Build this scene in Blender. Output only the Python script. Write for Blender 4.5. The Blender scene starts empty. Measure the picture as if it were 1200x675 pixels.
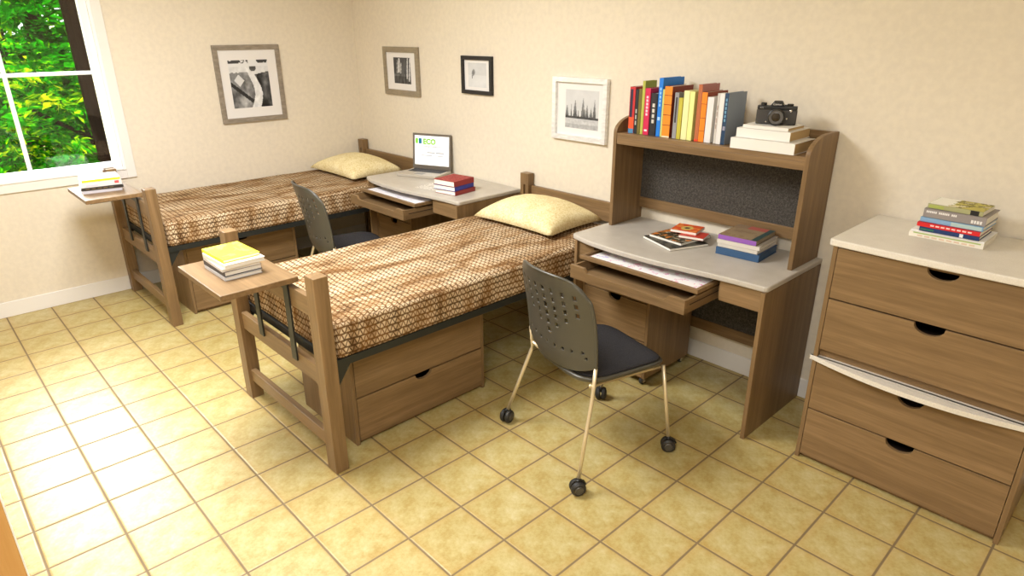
import bpy, bmesh, math, random
from mathutils import Vector, Matrix, noise
R_ = math.radians
scn = bpy.context.scene
COL = scn.collection

# ------------------------------------------------------------------ camera
cam_data = bpy.data.cameras.new('camera'); cam = bpy.data.objects.new('camera', cam_data); COL.objects.link(cam)
cam.location = (5.33973, -3.18523, 1.81490)
cam.rotation_euler = (R_(68.43025), R_(0.16584), R_(46.47194))
cam_data.sensor_fit = 'HORIZONTAL'; cam_data.sensor_width = 36.0
cam_data.lens = 36.0 * 761.661 / 1200.0
cam_data.clip_start = 0.02; cam_data.clip_end = 300
scn.camera = cam

# ------------------------------------------------------------------ world, sun, added fill lamps, exposure
scn.view_settings.view_transform = 'Standard'; scn.view_settings.look = 'None'
scn.view_settings.gamma = 1.0; scn.view_settings.use_curve_mapping = False
scn.view_settings.exposure = 0.0
W_STR = 3.0; W_GLOW = 34.0
world = bpy.data.worlds.new('sky'); scn.world = world; world.use_nodes = True
wn = world.node_tree; wn.nodes.clear()
wo = wn.nodes.new('ShaderNodeOutputWorld'); wb = wn.nodes.new('ShaderNodeBackground')
wb.inputs[0].default_value = (0.96, 0.98, 1.0, 1)
# pale overcast sky with a broad hazy sun glow low over the trees
tcw = wn.nodes.new('ShaderNodeTexCoord'); dp = wn.nodes.new('ShaderNodeVectorMath'); dp.operation = 'DOT_PRODUCT'
gd = Vector((-3.34, 0.33, 2.15)).normalized(); dp.inputs[1].default_value = gd
wn.links.new(tcw.outputs['Generated'], dp.inputs[0])
mr = wn.nodes.new('ShaderNodeMapRange'); mr.interpolation_type = 'SMOOTHSTEP'; wn.links.new(dp.outputs['Value'], mr.inputs[0])
mr.inputs[1].default_value = math.cos(R_(30)); mr.inputs[2].default_value = math.cos(R_(5)); mr.inputs[3].default_value = W_STR; mr.inputs[4].default_value = W_GLOW
wn.links.new(mr.outputs[0], wb.inputs[1])
wn.links.new(wb.outputs[0], wo.inputs[0])
sun_d = bpy.data.lights.new('sun', 'SUN'); sun = bpy.data.objects.new('sun', sun_d); COL.objects.link(sun)
sun_d.energy = 9.0; sun_d.angle = R_(1.0); sun_d.color = (1.0, 0.93, 0.75)
sun.rotation_euler = (R_(48), 0, R_(70))      # shines towards -x, from over the roof: lights the trees outside
def area(name, loc, sx, sy, power, col=(0.94, 0.96, 0.98), rot=(0, 0, 0)):
    d = bpy.data.lights.new(name, 'AREA'); d.shape = 'RECTANGLE'; d.size = sx; d.size_y = sy; d.energy = power; d.color = col
    o = bpy.data.objects.new(name, d); COL.objects.link(o); o.location = loc; o.rotation_euler = rot
    return o
area('added_fill_light', (2.3, -2.4, 2.62), 1.0, 1.0, 122)  # unseen overhead lamp, added to supply the room's ambient light
area('added_fill_light', (5.0, -3.3, 2.62), 1.0, 1.0, 68)  # second added lamp, brightens the right-hand wall

# ------------------------------------------------------------------ helpers
def S(v): return ((v / 255.0) / 12.92 if v <= 10 else ((v / 255.0 + 0.055) / 1.055) ** 2.4)
def C(r, g, b): return (S(r), S(g), S(b), 1.0)

def mat(name, col=(.5, .5, .5, 1), rough=0.5, metal=0.0, spec=0.5):
    m = bpy.data.materials.new(name); m.use_nodes = True
    b = m.node_tree.nodes['Principled BSDF']
    b.inputs['Base Color'].default_value = col; b.inputs['Roughness'].default_value = rough
    b.inputs['Metallic'].default_value = metal; b.inputs['Specular IOR Level'].default_value = spec
    return m
class NT:
    """tiny node-graph helper"""
    def __init__(s, m): s.t = m.node_tree; s.n = s.t.nodes; s.b = s.n['Principled BSDF']
    def new(s, k, **kw):
        n = s.n.new(k)
        for a, v in kw.items(): setattr(n, a, v)
        return n
    def link(s, a, b): s.t.links.new(a, b)
    def set(s, sock, v):
        if hasattr(v, 'type') and hasattr(v, 'is_output'): s.link(v, sock)
        else: sock.default_value = v
    def math(s, op, a, b=0.0, c=None):
        n = s.new('ShaderNodeMath', operation=op); s.set(n.inputs[0], a); s.set(n.inputs[1], b)
        if c is not None: s.set(n.inputs[2], c)
        return n.outputs[0]
    def mix(s, f, a, b, mode='MIX'):
        n = s.new('ShaderNodeMix', data_type='RGBA', blend_type=mode)
        s.set(n.inputs[0], f); s.set(n.inputs[6], a); s.set(n.inputs[7], b); return n.outputs[2]
    def noise(s, vec, scale, detail=3, rough=0.5, dist=0.0):
        n = s.new('ShaderNodeTexNoise'); s.link(vec, n.inputs['Vector']); n.inputs['Scale'].default_value = scale
        n.inputs['Detail'].default_value = detail; n.inputs['Roughness'].default_value = rough; n.inputs['Distortion'].default_value = dist
        return n.outputs['Fac']
    def ramp(s, f, *st):
        n = s.new('ShaderNodeValToRGB'); s.link(f, n.inputs[0]); e = n.color_ramp.elements
        while len(e) < len(st): e.new(0.5)
        for q, (p, c) in zip(e, st): q.position = p; q.color = c
        return n.outputs[0]
    def mapping(s, vec, scale=(1, 1, 1), loc=(0, 0, 0)):
        n = s.new('ShaderNodeMapping'); s.link(vec, n.inputs[0]); n.inputs['Scale'].default_value = scale; n.inputs['Location'].default_value = loc
        return n.outputs[0]
    def coord(s, which='Object'): return s.new('ShaderNodeTexCoord').outputs[which]
    def bump(s, h, strength=0.3, dist=0.002):
        n = s.new('ShaderNodeBump'); s.link(h, n.inputs['Height']); n.inputs['Strength'].default_value = strength; n.inputs['Distance'].default_value = dist
        s.link(n.outputs[0], s.b.inputs['Normal'])

def wood(name, axis, light=(176, 141, 100), dark=(128, 93, 60), rough=0.42):
    m = mat(name, rough=rough, spec=0.35); t = NT(m)
    sc = [26, 26, 26]; sc[axis] = 1.3
    v = t.mapping(t.coord(), tuple(sc))
    oi = t.new('ShaderNodeObjectInfo')
    add = t.new('ShaderNodeVectorMath', operation='ADD'); t.link(v, add.inputs[0])
    rr = t.math('MULTIPLY', oi.outputs['Random'], 17.0)
    cb = t.new('ShaderNodeCombineXYZ')
    for i in range(3): t.link(rr, cb.inputs[i])
    t.link(cb.outputs[0], add.inputs[1]); v = add.outputs[0]
    a = t.noise(v, 1.0, 4, 0.6, 0.4); b = t.noise(v, 5.0, 2, 0.6); c = t.noise(v, 0.28, 2, 0.5)
    f = t.math('ADD', t.math('MULTIPLY', a, 0.55), t.math('ADD', t.math('MULTIPLY', b, 0.25), t.math('MULTIPLY', c, 0.3)))
    col = t.ramp(f, (0.36, C(*dark)), (0.55, C(*[(x + y) // 2 for x, y in zip(light, dark)])), (0.72, C(*light)))
    t.link(col, t.b.inputs['Base Color']); t.bump(b, 0.08, 0.001)
    return m

M = {}
WL, WD = (151, 121, 85), (108, 83, 54)
M['wood_x'] = wood('wood grain along x', 0, WL, WD)
M['wood_y'] = wood('wood grain along y', 1, WL, WD)
M['wood_z'] = wood('wood grain along z', 2, WL, WD)
M['orange_wood'] = wood('orange wood', 2, (214, 166, 104), (200, 148, 84))
M['white'] = mat('white paint', C(250, 250, 250), 0.35)
M['base'] = mat('baseboard paint', C(236, 232, 226), 0.4)
M['dark_metal'] = mat('dark grey steel', C(58, 60, 58), 0.45, 0.6)
M['black'] = mat('black plastic', C(26, 25, 24), 0.4)
M['dark_in'] = mat('dark interior shade', C(52, 38, 26), 0.8)  # dark tone stands in for shade inside the drawer cavities
M['rubber'] = mat('wheel rubber', C(38, 36, 34), 0.5)
M['hub'] = mat('wheel hub', C(70, 66, 60), 0.4)
M['silver'] = mat('silver metal', C(205, 200, 190), 0.25, 0.9)
M['tube'] = mat('champagne tube', C(222, 206, 172), 0.3, 0.55)
M['paper'] = mat('paper', C(246, 243, 238), 0.8)
M['pages'] = mat('book pages', C(246, 241, 230), 0.85)
M['pages_tan'] = mat('tan book pages', C(196, 166, 118), 0.85)
M['glass_dark'] = mat('lens glass', C(40, 30, 18), 0.06)
# pages get fine lines
for k in ('pages', 'pages_tan'):
    t = NT(M[k]); v = t.mapping(t.coord(), (1, 1, 900)); n = t.noise(v, 1.0, 1)
    base = t.b.inputs['Base Color'].default_value[:]
    t.link(t.mix(t.math('MULTIPLY', n, 0.5), base, tuple(x * 0.72 for x in base[:3]) + (1,)), t.b.inputs['Base Color'])

# laminate worktop
def laminate(name, a, b):
    m = mat(name, rough=0.38); t = NT(m); n = t.noise(t.coord(), 240, 2); n2 = t.noise(t.coord(), 14, 3)
    f = t.math('ADD', t.math('MULTIPLY', n, .6), t.math('MULTIPLY', n2, .4))
    t.link(t.ramp(f, (0.35, C(*a)), (0.65, C(*b))), t.b.inputs['Base Color']); return m
M['laminate'] = laminate('grey laminate', (182, 173, 160), (198, 190, 178))
M['laminate_light'] = laminate('pale laminate', (214, 206, 192), (228, 221, 208))

# charcoal felt
m = M['felt'] = mat('charcoal felt', rough=0.95, spec=0.1); t = NT(m)
n = t.noise(t.coord(), 330, 3, 0.8); n2 = t.noise(t.coord(), 90, 2)
f = t.math('ADD', t.math('MULTIPLY', n, .75), t.math('MULTIPLY', n2, .25))
t.link(t.ramp(f, (0.36, C(48, 45, 42)), (0.50, C(74, 70, 65)), (0.68, C(118, 112, 104))), t.b.inputs['Base Color'])

# seat fabric
m = M['seat_fabric'] = mat('black seat fabric', rough=0.9, spec=0.15); t = NT(m)
n = t.noise(t.coord(), 420, 2, 0.7)
t.link(t.ramp(n, (0.35, C(30, 29, 31)), (0.7, C(66, 64, 66))), t.b.inputs['Base Color']); t.bump(n, 0.3, 0.001)
M['shell'] = mat('grey green plastic', C(78, 75, 66), 0.36, 0.1, 0.6)

# wall paint with faint orange peel
def wallmat(name, col):
    m = mat(name, rough=0.75, spec=0.2); t = NT(m); n = t.noise(t.coord(), 32, 3); n2 = t.noise(t.coord(), 2.0, 2)
    a = C(*col); b = C(*[min(255, int(x * 1.03)) for x in col])
    f = t.math('ADD', t.math('MULTIPLY', n, .7), t.math('MULTIPLY', n2, .3))
    t.link(t.ramp(f, (0.4, a), (0.6, b)), t.b.inputs['Base Color']); t.bump(n, 0.22, 0.004); return m
M['wall'] = wallmat('cream wall', (225, 214, 195))
M['ceiling'] = mat('ceiling white', C(238, 233, 224), 0.9)

# floor tiles
TS = 0.26
m = M['tiles'] = mat('ochre tiles', rough=0.3, spec=0.5); t = NT(m)
v = t.coord(); sep = t.new('ShaderNodeSeparateXYZ'); t.link(v, sep.inputs[0])
gx = t.math('DIVIDE', t.math('ADD', sep.outputs[0], 0.0078 + 26.0), TS); gy = t.math('DIVIDE', t.math('ADD', sep.outputs[1], 0.039 + 26.0), TS)
fx = t.math('FRACT', gx); fy = t.math('FRACT', gy)
dx = t.math('MINIMUM', fx, t.math('SUBTRACT', 1.0, fx)); dy = t.math('MINIMUM', fy, t.math('SUBTRACT', 1.0, fy))
d = t.math('MINIMUM', dx, dy)
local = t.new('ShaderNodeCombineXYZ'); t.link(fx, local.inputs[0]); t.link(fy, local.inputs[1])
ln = t.noise(local.outputs[0], 3.2, 5, 0.62, 0.3); ln2 = t.noise(local.outputs[0], 16, 4, 0.7)
wn_ = t.noise(v, 7.0, 4, 0.6); wn2 = t.noise(v, 1.1, 2)
f = t.math('ADD', t.math('MULTIPLY', ln, .45), t.math('ADD', t.math('MULTIPLY', ln2, .3), t.math('ADD', t.math('MULTIPLY', wn_, .2), t.math('MULTIPLY', wn2, .05))))
tile = t.ramp(f, (0.37, C(164, 136, 72)), (0.46, C(178, 158, 98)), (0.54, C(188, 172, 118)), (0.66, C(202, 190, 146)))
# warmer rim towards tile borders
rim = t.ramp(d, (0.0, (1, 1, 1, 1)), (0.17, (0, 0, 0, 1)))
tile = t.mix(t.math('MULTIPLY', rim, t.math('MULTIPLY', ln, 0.75)), tile, C(178, 136, 66))
gr = t.ramp(d, (0.011, (1, 1, 1, 1)), (0.021, (0, 0, 0, 1)))
col = t.mix(gr, tile, C(122, 102, 72)); t.link(col, t.b.inputs['Base Color'])
rgh = t.math('ADD', 0.36, t.math('MULTIPLY', gr, 0.4)); t.link(rgh, t.b.inputs['Roughness'])
h = t.ramp(d, (0.008, (0, 0, 0, 1)), (0.035, (1, 1, 1, 1)))
hh = t.math('ADD', t.math('MULTIPLY', h, 1.0), t.math('MULTIPLY', ln2, 0.12)); t.bump(hh, 0.5, 0.003)

# bedspread: rows of zigzag woven lines (UV in metres)
m = M['spread'] = mat('brown zigzag bedspread', rough=0.9, spec=0.1); t = NT(m)
uv = t.new('ShaderNodeUVMap').outputs[0]
dn = t.new('ShaderNodeTexNoise'); t.link(t.mapping(uv, (9, 9, 9)), dn.inputs['Vector']); dn.inputs['Scale'].default_value = 1.0
dd = t.new('ShaderNodeVectorMath', operation='MULTIPLY_ADD'); t.link(dn.outputs['Color'], dd.inputs[0]); dd.inputs[1].default_value = (.022, .022, 0); t.link(uv, dd.inputs[2])
dn2 = t.new('ShaderNodeTexNoise'); t.link(uv, dn2.inputs['Vector']); dn2.inputs['Scale'].default_value = 70.0
de = t.new('ShaderNodeVectorMath', operation='MULTIPLY_ADD'); t.link(dn2.outputs['Color'], de.inputs[0]); de.inputs[1].default_value = (.006, .006, 0); t.link(dd.outputs[0], de.inputs[2])
sp = t.new('ShaderNodeSeparateXYZ'); t.link(de.outputs[0], sp.inputs[0])
ru = t.math('DIVIDE', sp.outputs[0], 0.0275); rv = t.math('DIVIDE', sp.outputs[1], 0.0305)
fu = t.math('FRACT', ru); fv = t.math('FRACT', rv)
zig = t.math('ABSOLUTE', t.math('SUBTRACT', t.math('MULTIPLY', fu, 2.0), 1.0))
zd = t.math('ABSOLUTE', t.math('SUBTRACT', zig, fv))
zl = t.ramp(zd, (0.12, (1, 1, 1, 1)), (0.27, (0, 0, 0, 1)))
rd = t.math('MINIMUM', fv, t.math('SUBTRACT', 1.0, fv))
rl = t.ramp(rd, (0.08, (1, 1, 1, 1)), (0.19, (0, 0, 0, 1)))
ink = t.math('MAXIMUM', zl, rl)
big = t.noise(t.mapping(uv, (6.0, 1.7, 1)), 1.6, 5, 0.65, 0.5); mid = t.noise(t.mapping(uv, (12, 5, 1)), 1.5, 3, 0.6)
cream = t.ramp(big, (0.37, C(128, 98, 66)), (0.46, C(186, 156, 118)), (0.60, C(226, 204, 170)))  # darker streaks paint wrinkle shade into the cream ground
brown = t.ramp(mid, (0.35, C(66, 42, 20)), (0.65, C(118, 76, 32)))
t.link(t.mix(t.math('MULTIPLY', ink, 0.92), cream, brown), t.b.inputs['Base Color'])
hb = t.math('ADD', t.math('MULTIPLY', big, 5.0), t.math('SUBTRACT', t.noise(uv, 60, 3), ink)); t.bump(hb, 0.35, 0.004)

# pillow
m = M['pillow'] = mat('pale yellow pillow fabric', rough=0.9, spec=0.1); t = NT(m)
n = t.noise(t.coord(), 90, 4, 0.75); n2 = t.noise(t.coord(), 12, 3)
f = t.math('ADD', t.math('MULTIPLY', n, .75), t.math('MULTIPLY', n2, .25))
t.link(t.ramp(f, (0.38, C(212, 190, 134)), (0.5, C(232, 215, 166)), (0.62, C(244, 231, 192))), t.b.inputs['Base Color']); t.bump(n, 0.3, 0.003)

# frames
def frame_mat(name, a, b, metal=0.0, rough=0.5):
    m = mat(name, rough=rough, metal=metal); t = NT(m); n = t.noise(t.mapping(t.coord(), (9, 9, 30)), 2.0, 3)
    t.link(t.ramp(n, (0.35, C(*a)), (0.65, C(*b))), t.b.inputs['Base Color']); return m
M['frame_grey'] = frame_mat('weathered grey frame', (138, 127, 112), (158, 147, 132), 0.2)
M['frame_taupe'] = frame_mat('taupe frame', (144, 131, 110), (156, 143, 120), 0.1)
M['frame_black'] = mat('black frame', C(22, 18, 20), 0.3)
M['frame_silver'] = frame_mat('silver frame', (226, 225, 223), (244, 243, 242), 0.25, 0.3)
M['mat_board'] = mat('white mat board', C(232, 228, 224), 0.8)

# vertex-coloured artwork
m = M['print'] = mat('printed artwork', rough=0.6); t = NT(m)
ca = t.new('ShaderNodeVertexColor'); ca.layer_name = 'art'; t.link(ca.outputs[0], t.b.inputs['Base Color'])
# screen
m = M['screen'] = mat('lit screen', C(250, 250, 250), 0.3); b_ = m.node_tree.nodes['Principled BSDF']
b_.inputs['Emission Color'].default_value = (0.96, 0.98, 1, 1); b_.inputs['Emission Strength'].default_value = 0.3

_cm = {}
def cm(r, g, b, rough=0.5):
    k = (r, g, b, rough)
    if k not in _cm: _cm[k] = mat('colour %d %d %d' % (r, g, b), C(r, g, b), rough)
    return _cm[k]

class B:
    """mesh builder"""
    def __init__(s): s.bm = bmesh.new(); s.uv = None
    def box(s, x0, x1, y0, y1, z0, z1):
        v = [s.bm.verts.new(p) for p in ((x0, y0, z0), (x1, y0, z0), (x1, y1, z0), (x0, y1, z0), (x0, y0, z1), (x1, y0, z1), (x1, y1, z1), (x0, y1, z1))]
        for f in ((0, 3, 2, 1), (4, 5, 6, 7), (0, 1, 5, 4), (1, 2, 6, 5), (2, 3, 7, 6), (3, 0, 4, 7)): s.bm.faces.new([v[i] for i in f])
        return s
    def prism(s, pts, axis, a, b):
        """pts: 2-D polygon in the two other axes (in x,y,z order), extruded from a to b along axis"""
        def P(p, h):
            q = list(p); q.insert(axis, h); return q
        lo = [s.bm.verts.new(P(p, a)) for p in pts]; hi = [s.bm.verts.new(P(p, b)) for p in pts]
        n = len(pts); fs = [s.bm.faces.new(lo), s.bm.faces.new(hi)]
        for i in range(n): fs.append(s.bm.faces.new((lo[i], lo[(i + 1) % n], hi[(i + 1) % n], hi[i])))
        bmesh.ops.recalc_face_normals(s.bm, faces=fs)
        return s
    def tube(s, pts, r, n=10):
        pts = [Vector(p) for p in pts]; rings = []
        up = Vector((0, 0, 1))
        for i, p in enumerate(pts):
            d = (pts[min(i + 1, len(pts) - 1)] - pts[max(i - 1, 0)]).normalized()
            a = d.cross(up)
            if a.length < 1e-3: a = d.cross(Vector((0, 1, 0)))
            a.normalize(); b = d.cross(a)
            rings.append([s.bm.verts.new(p + r * (math.cos(t) * a + math.sin(t) * b)) for t in [2 * math.pi * k / n for k in range(n)]])
        for i in range(len(rings) - 1):
            for k in range(n): s.bm.faces.new((rings[i][k], rings[i][(k + 1) % n], rings[i + 1][(k + 1) % n], rings[i + 1][k]))
        s.bm.faces.new(rings[0]); s.bm.faces.new(rings[-1][::-1])
        return s
    def lathe(s, prof, c, axis, n=24):
        """prof: list of (radius, height) along axis through c"""
        ax = Vector(axis).normalized(); a = ax.orthogonal().normalized(); b = ax.cross(a); c = Vector(c); rings = []
        for r, h in prof:
            rings.append([s.bm.verts.new(c + ax * h + max(r, 1e-4) * (math.cos(t) * a + math.sin(t) * b)) for t in [2 * math.pi * k / n for k in range(n)]])
        for i in range(len(rings) - 1):
            for k in range(n): s.bm.faces.new((rings[i][k], rings[i][(k + 1) % n], rings[i + 1][(k + 1) % n], rings[i + 1][k]))
        s.bm.faces.new(rings[0][::-1]); s.bm.faces.new(rings[-1])
        return s
    def build(s, name, m, parent=None, bevel=0.0, smooth=False, seg=2):
        bmesh.ops.recalc_face_normals(s.bm, faces=s.bm.faces)
        me = bpy.data.meshes.new(name); s.bm.to_mesh(me); s.bm.free()
        if smooth:
            for p in me.polygons: p.use_smooth = True
        o = bpy.data.objects.new(name, me); COL.objects.link(o)
        if m: me.materials.append(m)
        if parent: o.parent = parent
        if bevel > 0:
            md = o.modifiers.new('bevel', 'BEVEL'); md.width = bevel; md.segments = seg; md.limit_method = 'ANGLE'; md.angle_limit = R_(40)
        return o

def thing(name, label, cat, loc=(0, 0, 0), rz=0.0, group=None):
    o = bpy.data.objects.new(name, None); COL.objects.link(o); o.location = loc; o.rotation_euler = (0, 0, rz)
    o.empty_display_size = 0.1
    return tag(o, label, cat, group)
def tag(o, label, cat, group=None, loc=None, rz=None):
    o['label'] = label; o['category'] = cat
    if group: o['group'] = group
    if loc: o.location = loc
    if rz is not None: o.rotation_euler = (0, 0, rz)
    return o
def struct(o): o['kind'] = 'structure'; return o
def kids(o): return [c for c in bpy.data.objects if c.parent == o]
def dup(root, loc, rz, label):
    def cp(o, par):
        c = o.copy(); COL.objects.link(c)
        if par: c.parent = par
        for ch in kids(o): cp(ch, c)
        return c
    r = cp(root, None); r.location = loc; r.rotation_euler = (0, 0, rz); r['label'] = label
    return r

def art(name, parent, w, h, nx, ny, fn, to3d, mat_=None):
    """printed picture: grid in the plane, colours from fn(u,v) -> (r,g,b) 0..255; to3d(u*w, v*h) -> xyz"""
    bm = bmesh.new(); vs = [[bm.verts.new(to3d(w * i / nx, h * j / ny)) for i in range(nx + 1)] for j in range(ny + 1)]
    lay = bm.loops.layers.float_color.new('art')
    for j in range(ny):
        for i in range(nx):
            f = bm.faces.new((vs[j][i], vs[j][i + 1], vs[j + 1][i + 1], vs[j + 1][i]))
            c = fn((i + .5) / nx, (j + .5) / ny)
            if not isinstance(c, tuple): c = (c, c, c)
            c = tuple(max(0, min(255, x)) for x in c)
            for l in f.loops: l[lay] = C(*c)
    me = bpy.data.meshes.new(name); bm.to_mesh(me); bm.free(); me.materials.append(mat_ or M['print'])
    o = bpy.data.objects.new(name, me); COL.objects.link(o)
    if parent: o.parent = parent
    return o
def fbm(x, y, s=0.0, o=4):
    return noise.fractal(Vector((x, y, s)), 1.0, 2.0, o)   # about -1..1

def text_mesh(body, size, m, parent, mtx, name='lettering', align='LEFT', ext=0.0002, bold=0.0):
    cu = bpy.data.curves.new(name, 'FONT'); cu.body = body; cu.size = size; cu.extrude = ext; cu.align_x = align; cu.offset = bold
    tmp = bpy.data.objects.new(name, cu); COL.objects.link(tmp)
    dg = bpy.context.evaluated_depsgraph_get(); me = bpy.data.meshes.new_from_object(tmp.evaluated_get(dg))
    bpy.data.objects.remove(tmp)
    me.transform(mtx); me.materials.clear(); me.materials.append(m)
    o = bpy.data.objects.new(name, me); COL.objects.link(o)
    if parent: o.parent = parent
    return o

# ------------------------------------------------------------------ room shell
RX, RY, RZ = 6.6, -4.7, 2.65
struct(B().box(-0.2, RX + .2, RY - .2, 0.2, -0.12, 0).build('floor', M['tiles']))
struct(B().box(-0.2, RX + .2, RY - .2, 0.2, RZ, RZ + .15).build('ceiling', M['ceiling']))
struct(B().box(-0.2, RX + .2, 0, 0.2, 0, RZ).build('wall_back', M['wall']))
# left wall with window opening
WY0, WY1, WZ0, WZ1 = -3.08, -2.00, 0.905, 2.20
b = B()
b.box(-0.2, 0, RY, WY0, 0, RZ).box(-0.2, 0, WY1, 0, 0, RZ).box(-0.2, 0, WY0, WY1, 0, WZ0).box(-0.2, 0, WY0, WY1, WZ1, RZ)
struct(b.build('wall_left', M['wall']))
struct(B().box(RX, RX + .2, RY - .2, 0.2, 0, RZ).build('wall_right', M['wall']))
struct(B().box(-0.2, RX + .2, RY - .2, RY, 0, RZ).build('wall_front', M['wall']))
struct(B().box(0.0005, 0.009, RY, -0.009, 0, 0.107).build('baseboard_left', M['base'], bevel=.003))
struct(B().box(0.0005, RX, -0.009, -0.0005, 0, 0.107).build('baseboard_back', M['base'], bevel=.003))

def window(idx, y0, y1, z0, z1, x, inward, mun_y, mun_z):
    """window in a wall parallel to y; x = room-side wall plane; inward = +1 if the room lies on +x"""
    w = bpy.data.objects.new('window_%d' % idx, None); COL.objects.link(w); w.location = (x, (y0 + y1) / 2, z0); struct(w)
    oy, oz = (y0 + y1) / 2, z0
    def ring(b, ya, yb, za, zb, t, xa, xb):
        xa, xb = sorted((xa * inward, xb * inward))
        b.box(xa, xb, ya - oy, ya + t - oy, za - oz, zb - oz); b.box(xa, xb, yb - t - oy, yb - oy, za - oz, zb - oz)
        b.box(xa, xb, ya + t - oy, yb - t - oy, za - oz, za + t - oz); b.box(xa, xb, ya + t - oy, yb - t - oy, zb - t - oz, zb - oz)
    b = B(); ring(b, y0 - .082, y1 + .082, z0 - .075, z1 + .075, .062, 0.0005, .014); b.build('casing', M['base'], w, bevel=.003)
    b = B(); ring(b, y0 - .020, y1 + .020, z0 - .013, z1 + .013, .02, 0.0005, .022); b.build('inner_trim', M['white'], w, bevel=.003)
    b = B(); ring(b, y0, y1, z0, z1, .048, -.05, .004); b.build('sash_frame', M['white'], w, bevel=.003)
    b = B()
    for my in mun_y: b.box(*sorted((-.036 * inward, -.014 * inward)), my - .012 - oy, my + .012 - oy, z0 + .048 - oz, z1 - .048 - oz)
    for mz in mun_z: b.box(*sorted((-.037 * inward, -.012 * inward)), y0 + .048 - oy, y1 - .048 - oy, mz - .012 - oz, mz + .012 - oz)
    b.build('glazing_bars', M['white'], w, bevel=.002)
    b = B(); b.box(*sorted((-.027 * inward, -.023 * inward)), y0 + .04 - oy, y1 - .04 - oy, z0 + .04 - oz, z1 - .04 - oz)
    b.build('pane', M['glass'], w)
    return w
m = M['glass'] = bpy.data.materials.new('window glass'); m.use_nodes = True; nt = m.node_tree; nt.nodes.clear()
go = nt.nodes.new('ShaderNodeOutputMaterial'); tr = nt.nodes.new('ShaderNodeBsdfTransparent'); gl = nt.nodes.new('ShaderNodeBsdfGlossy'); mx = nt.nodes.new('ShaderNodeMixShader')
tr.inputs[0].default_value = (.97, .98, .97, 1); gl.inputs['Roughness'].default_value = 0.03; mx.inputs[0].default_value = 0.04
nt.links.new(tr.outputs[0], mx.inputs[1]); nt.links.new(gl.outputs[0], mx.inputs[2]); nt.links.new(mx.outputs[0], go.inputs[0])
w1 = window(1, WY0, WY1, WZ0, WZ1, 0.0, 1, [-2.54], [1.56])
lt = B().box(.0225, .034, -.06, -.005, -.012, .004).build('window_latch', cm(120, 84, 62), w1, bevel=.002); lt.location = (0, .468, 0)

# open door leaf at the near left edge of the picture
d = bpy.data.objects.new('door_1', None); COL.objects.link(d); d.location = (3.0, -4.10, 0.005); struct(d)
B().box(-.02, .0, 0, .885, 0, 2.03).build('door_leaf', M['orange_wood'], d, bevel=.002)
B().box(-.02, .0, .8855, .890, 0, 2.03).build('edge_strip', M['white'], d)
b = B(); b.box(.0003, .0025, .80, .803, .12, 1.95); b.box(.0003, .0025, .12, .123, .12, 1.95); b.build('panel_moulding', cm(236, 190, 120), d)

# added fill lamps, unseen on the ceiling: housings round the area lights
for i, (x, y, q) in enumerate(((2.3, -2.4, 'above the near bed'), (5.0, -3.3, 'behind the viewer, right side'))):
    b = B(); b.box(-.62, -.585, -.62, .62, 0, .045).box(.585, .62, -.62, .62, 0, .045).box(-.585, .585, -.62, -.585, 0, .045).box(-.585, .585, .585, .62, 0, .045)
    tag(b.build('added_lamp_housing', M['white'], None, bevel=.003), 'square white flat frame of an added fill lamp on the ceiling ' + q, 'lamp', None, (x, y, RZ - .0455))

# ------------------------------------------------------------------ beds (local x 0..0.958, y -2.123..0)
def make_bed(label, loc):
    t = thing('bed_frame', label, 'bed', loc, 0, 'bed frames')
    PW, PD = .076, .063
    for x in (0, .958 - PW):
        B().box(x, x + PW, -2.123, -2.123 + PD, 0, .918).build('foot_post', M['wood_z'], t, bevel=.0025)
    # head posts with a vertical slot in the front face; the far one ends under the desk top
    for x, top in ((0, .905), (.958 - PW, .742)):
        b = B(); c = x + PW / 2
        b.box(x, c - .009, -.066, -.04, 0, min(top, .83)).box(c + .009, x + PW, -.066, -.04, 0, min(top, .83)).box(x, x + PW, -.04, -.0095, 0, min(top, .83))
        if top > .83: b.box(x, x + PW, -.066, -.0095, .8301, top)
        b.build('head_post', M['wood_z'], t, bevel=.0015)
    for nm, z0, z1 in (('top_rail', .724, .812), ('middle_rail', .408, .498), ('lower_rail', .104, .170)):
        B().box(PW + .0005, .958 - PW - .0005, -2.108, -2.080, z0, z1).build(nm, M['wood_x'], t, bevel=.0025)
    B().box(PW + .0005, .958 - PW - .0005, -.036, -.0105, .70, .822).build('headboard_rail', M['wood_x'], t, bevel=.0025)
    B().box(PW + .0005, .958 - PW - .0005, -.036, -.0105, .12, .22).build('headboard_rail', M['wood_x'], t, bevel=.0025)
    for x0, x1 in ((.012, .018), (.936, .942)):
        B().box(x0, x1, -2.0595, -.0665, .498, .532).build('side_rail', M['dark_metal'], t)
    b = B(); b.box(.0185, .9355, -2.058, -.067, .520, .5295).box(.0185, .9355, -2.0595, -2.0585, .49, .5295)
    b.build('spring_deck', M['dark_metal'], t)
    for x0, x1 in ((.0185, .0235), (.9305, .9355)):
        for y, s in ((-2.0575, 1), (-.068, -1)):
            B().prism([(y, .5185), (y + s * .085, .5185), (y, .40)], 0, x0, x1).build('gusset', M['dark_metal'], t)
    return t
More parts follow.
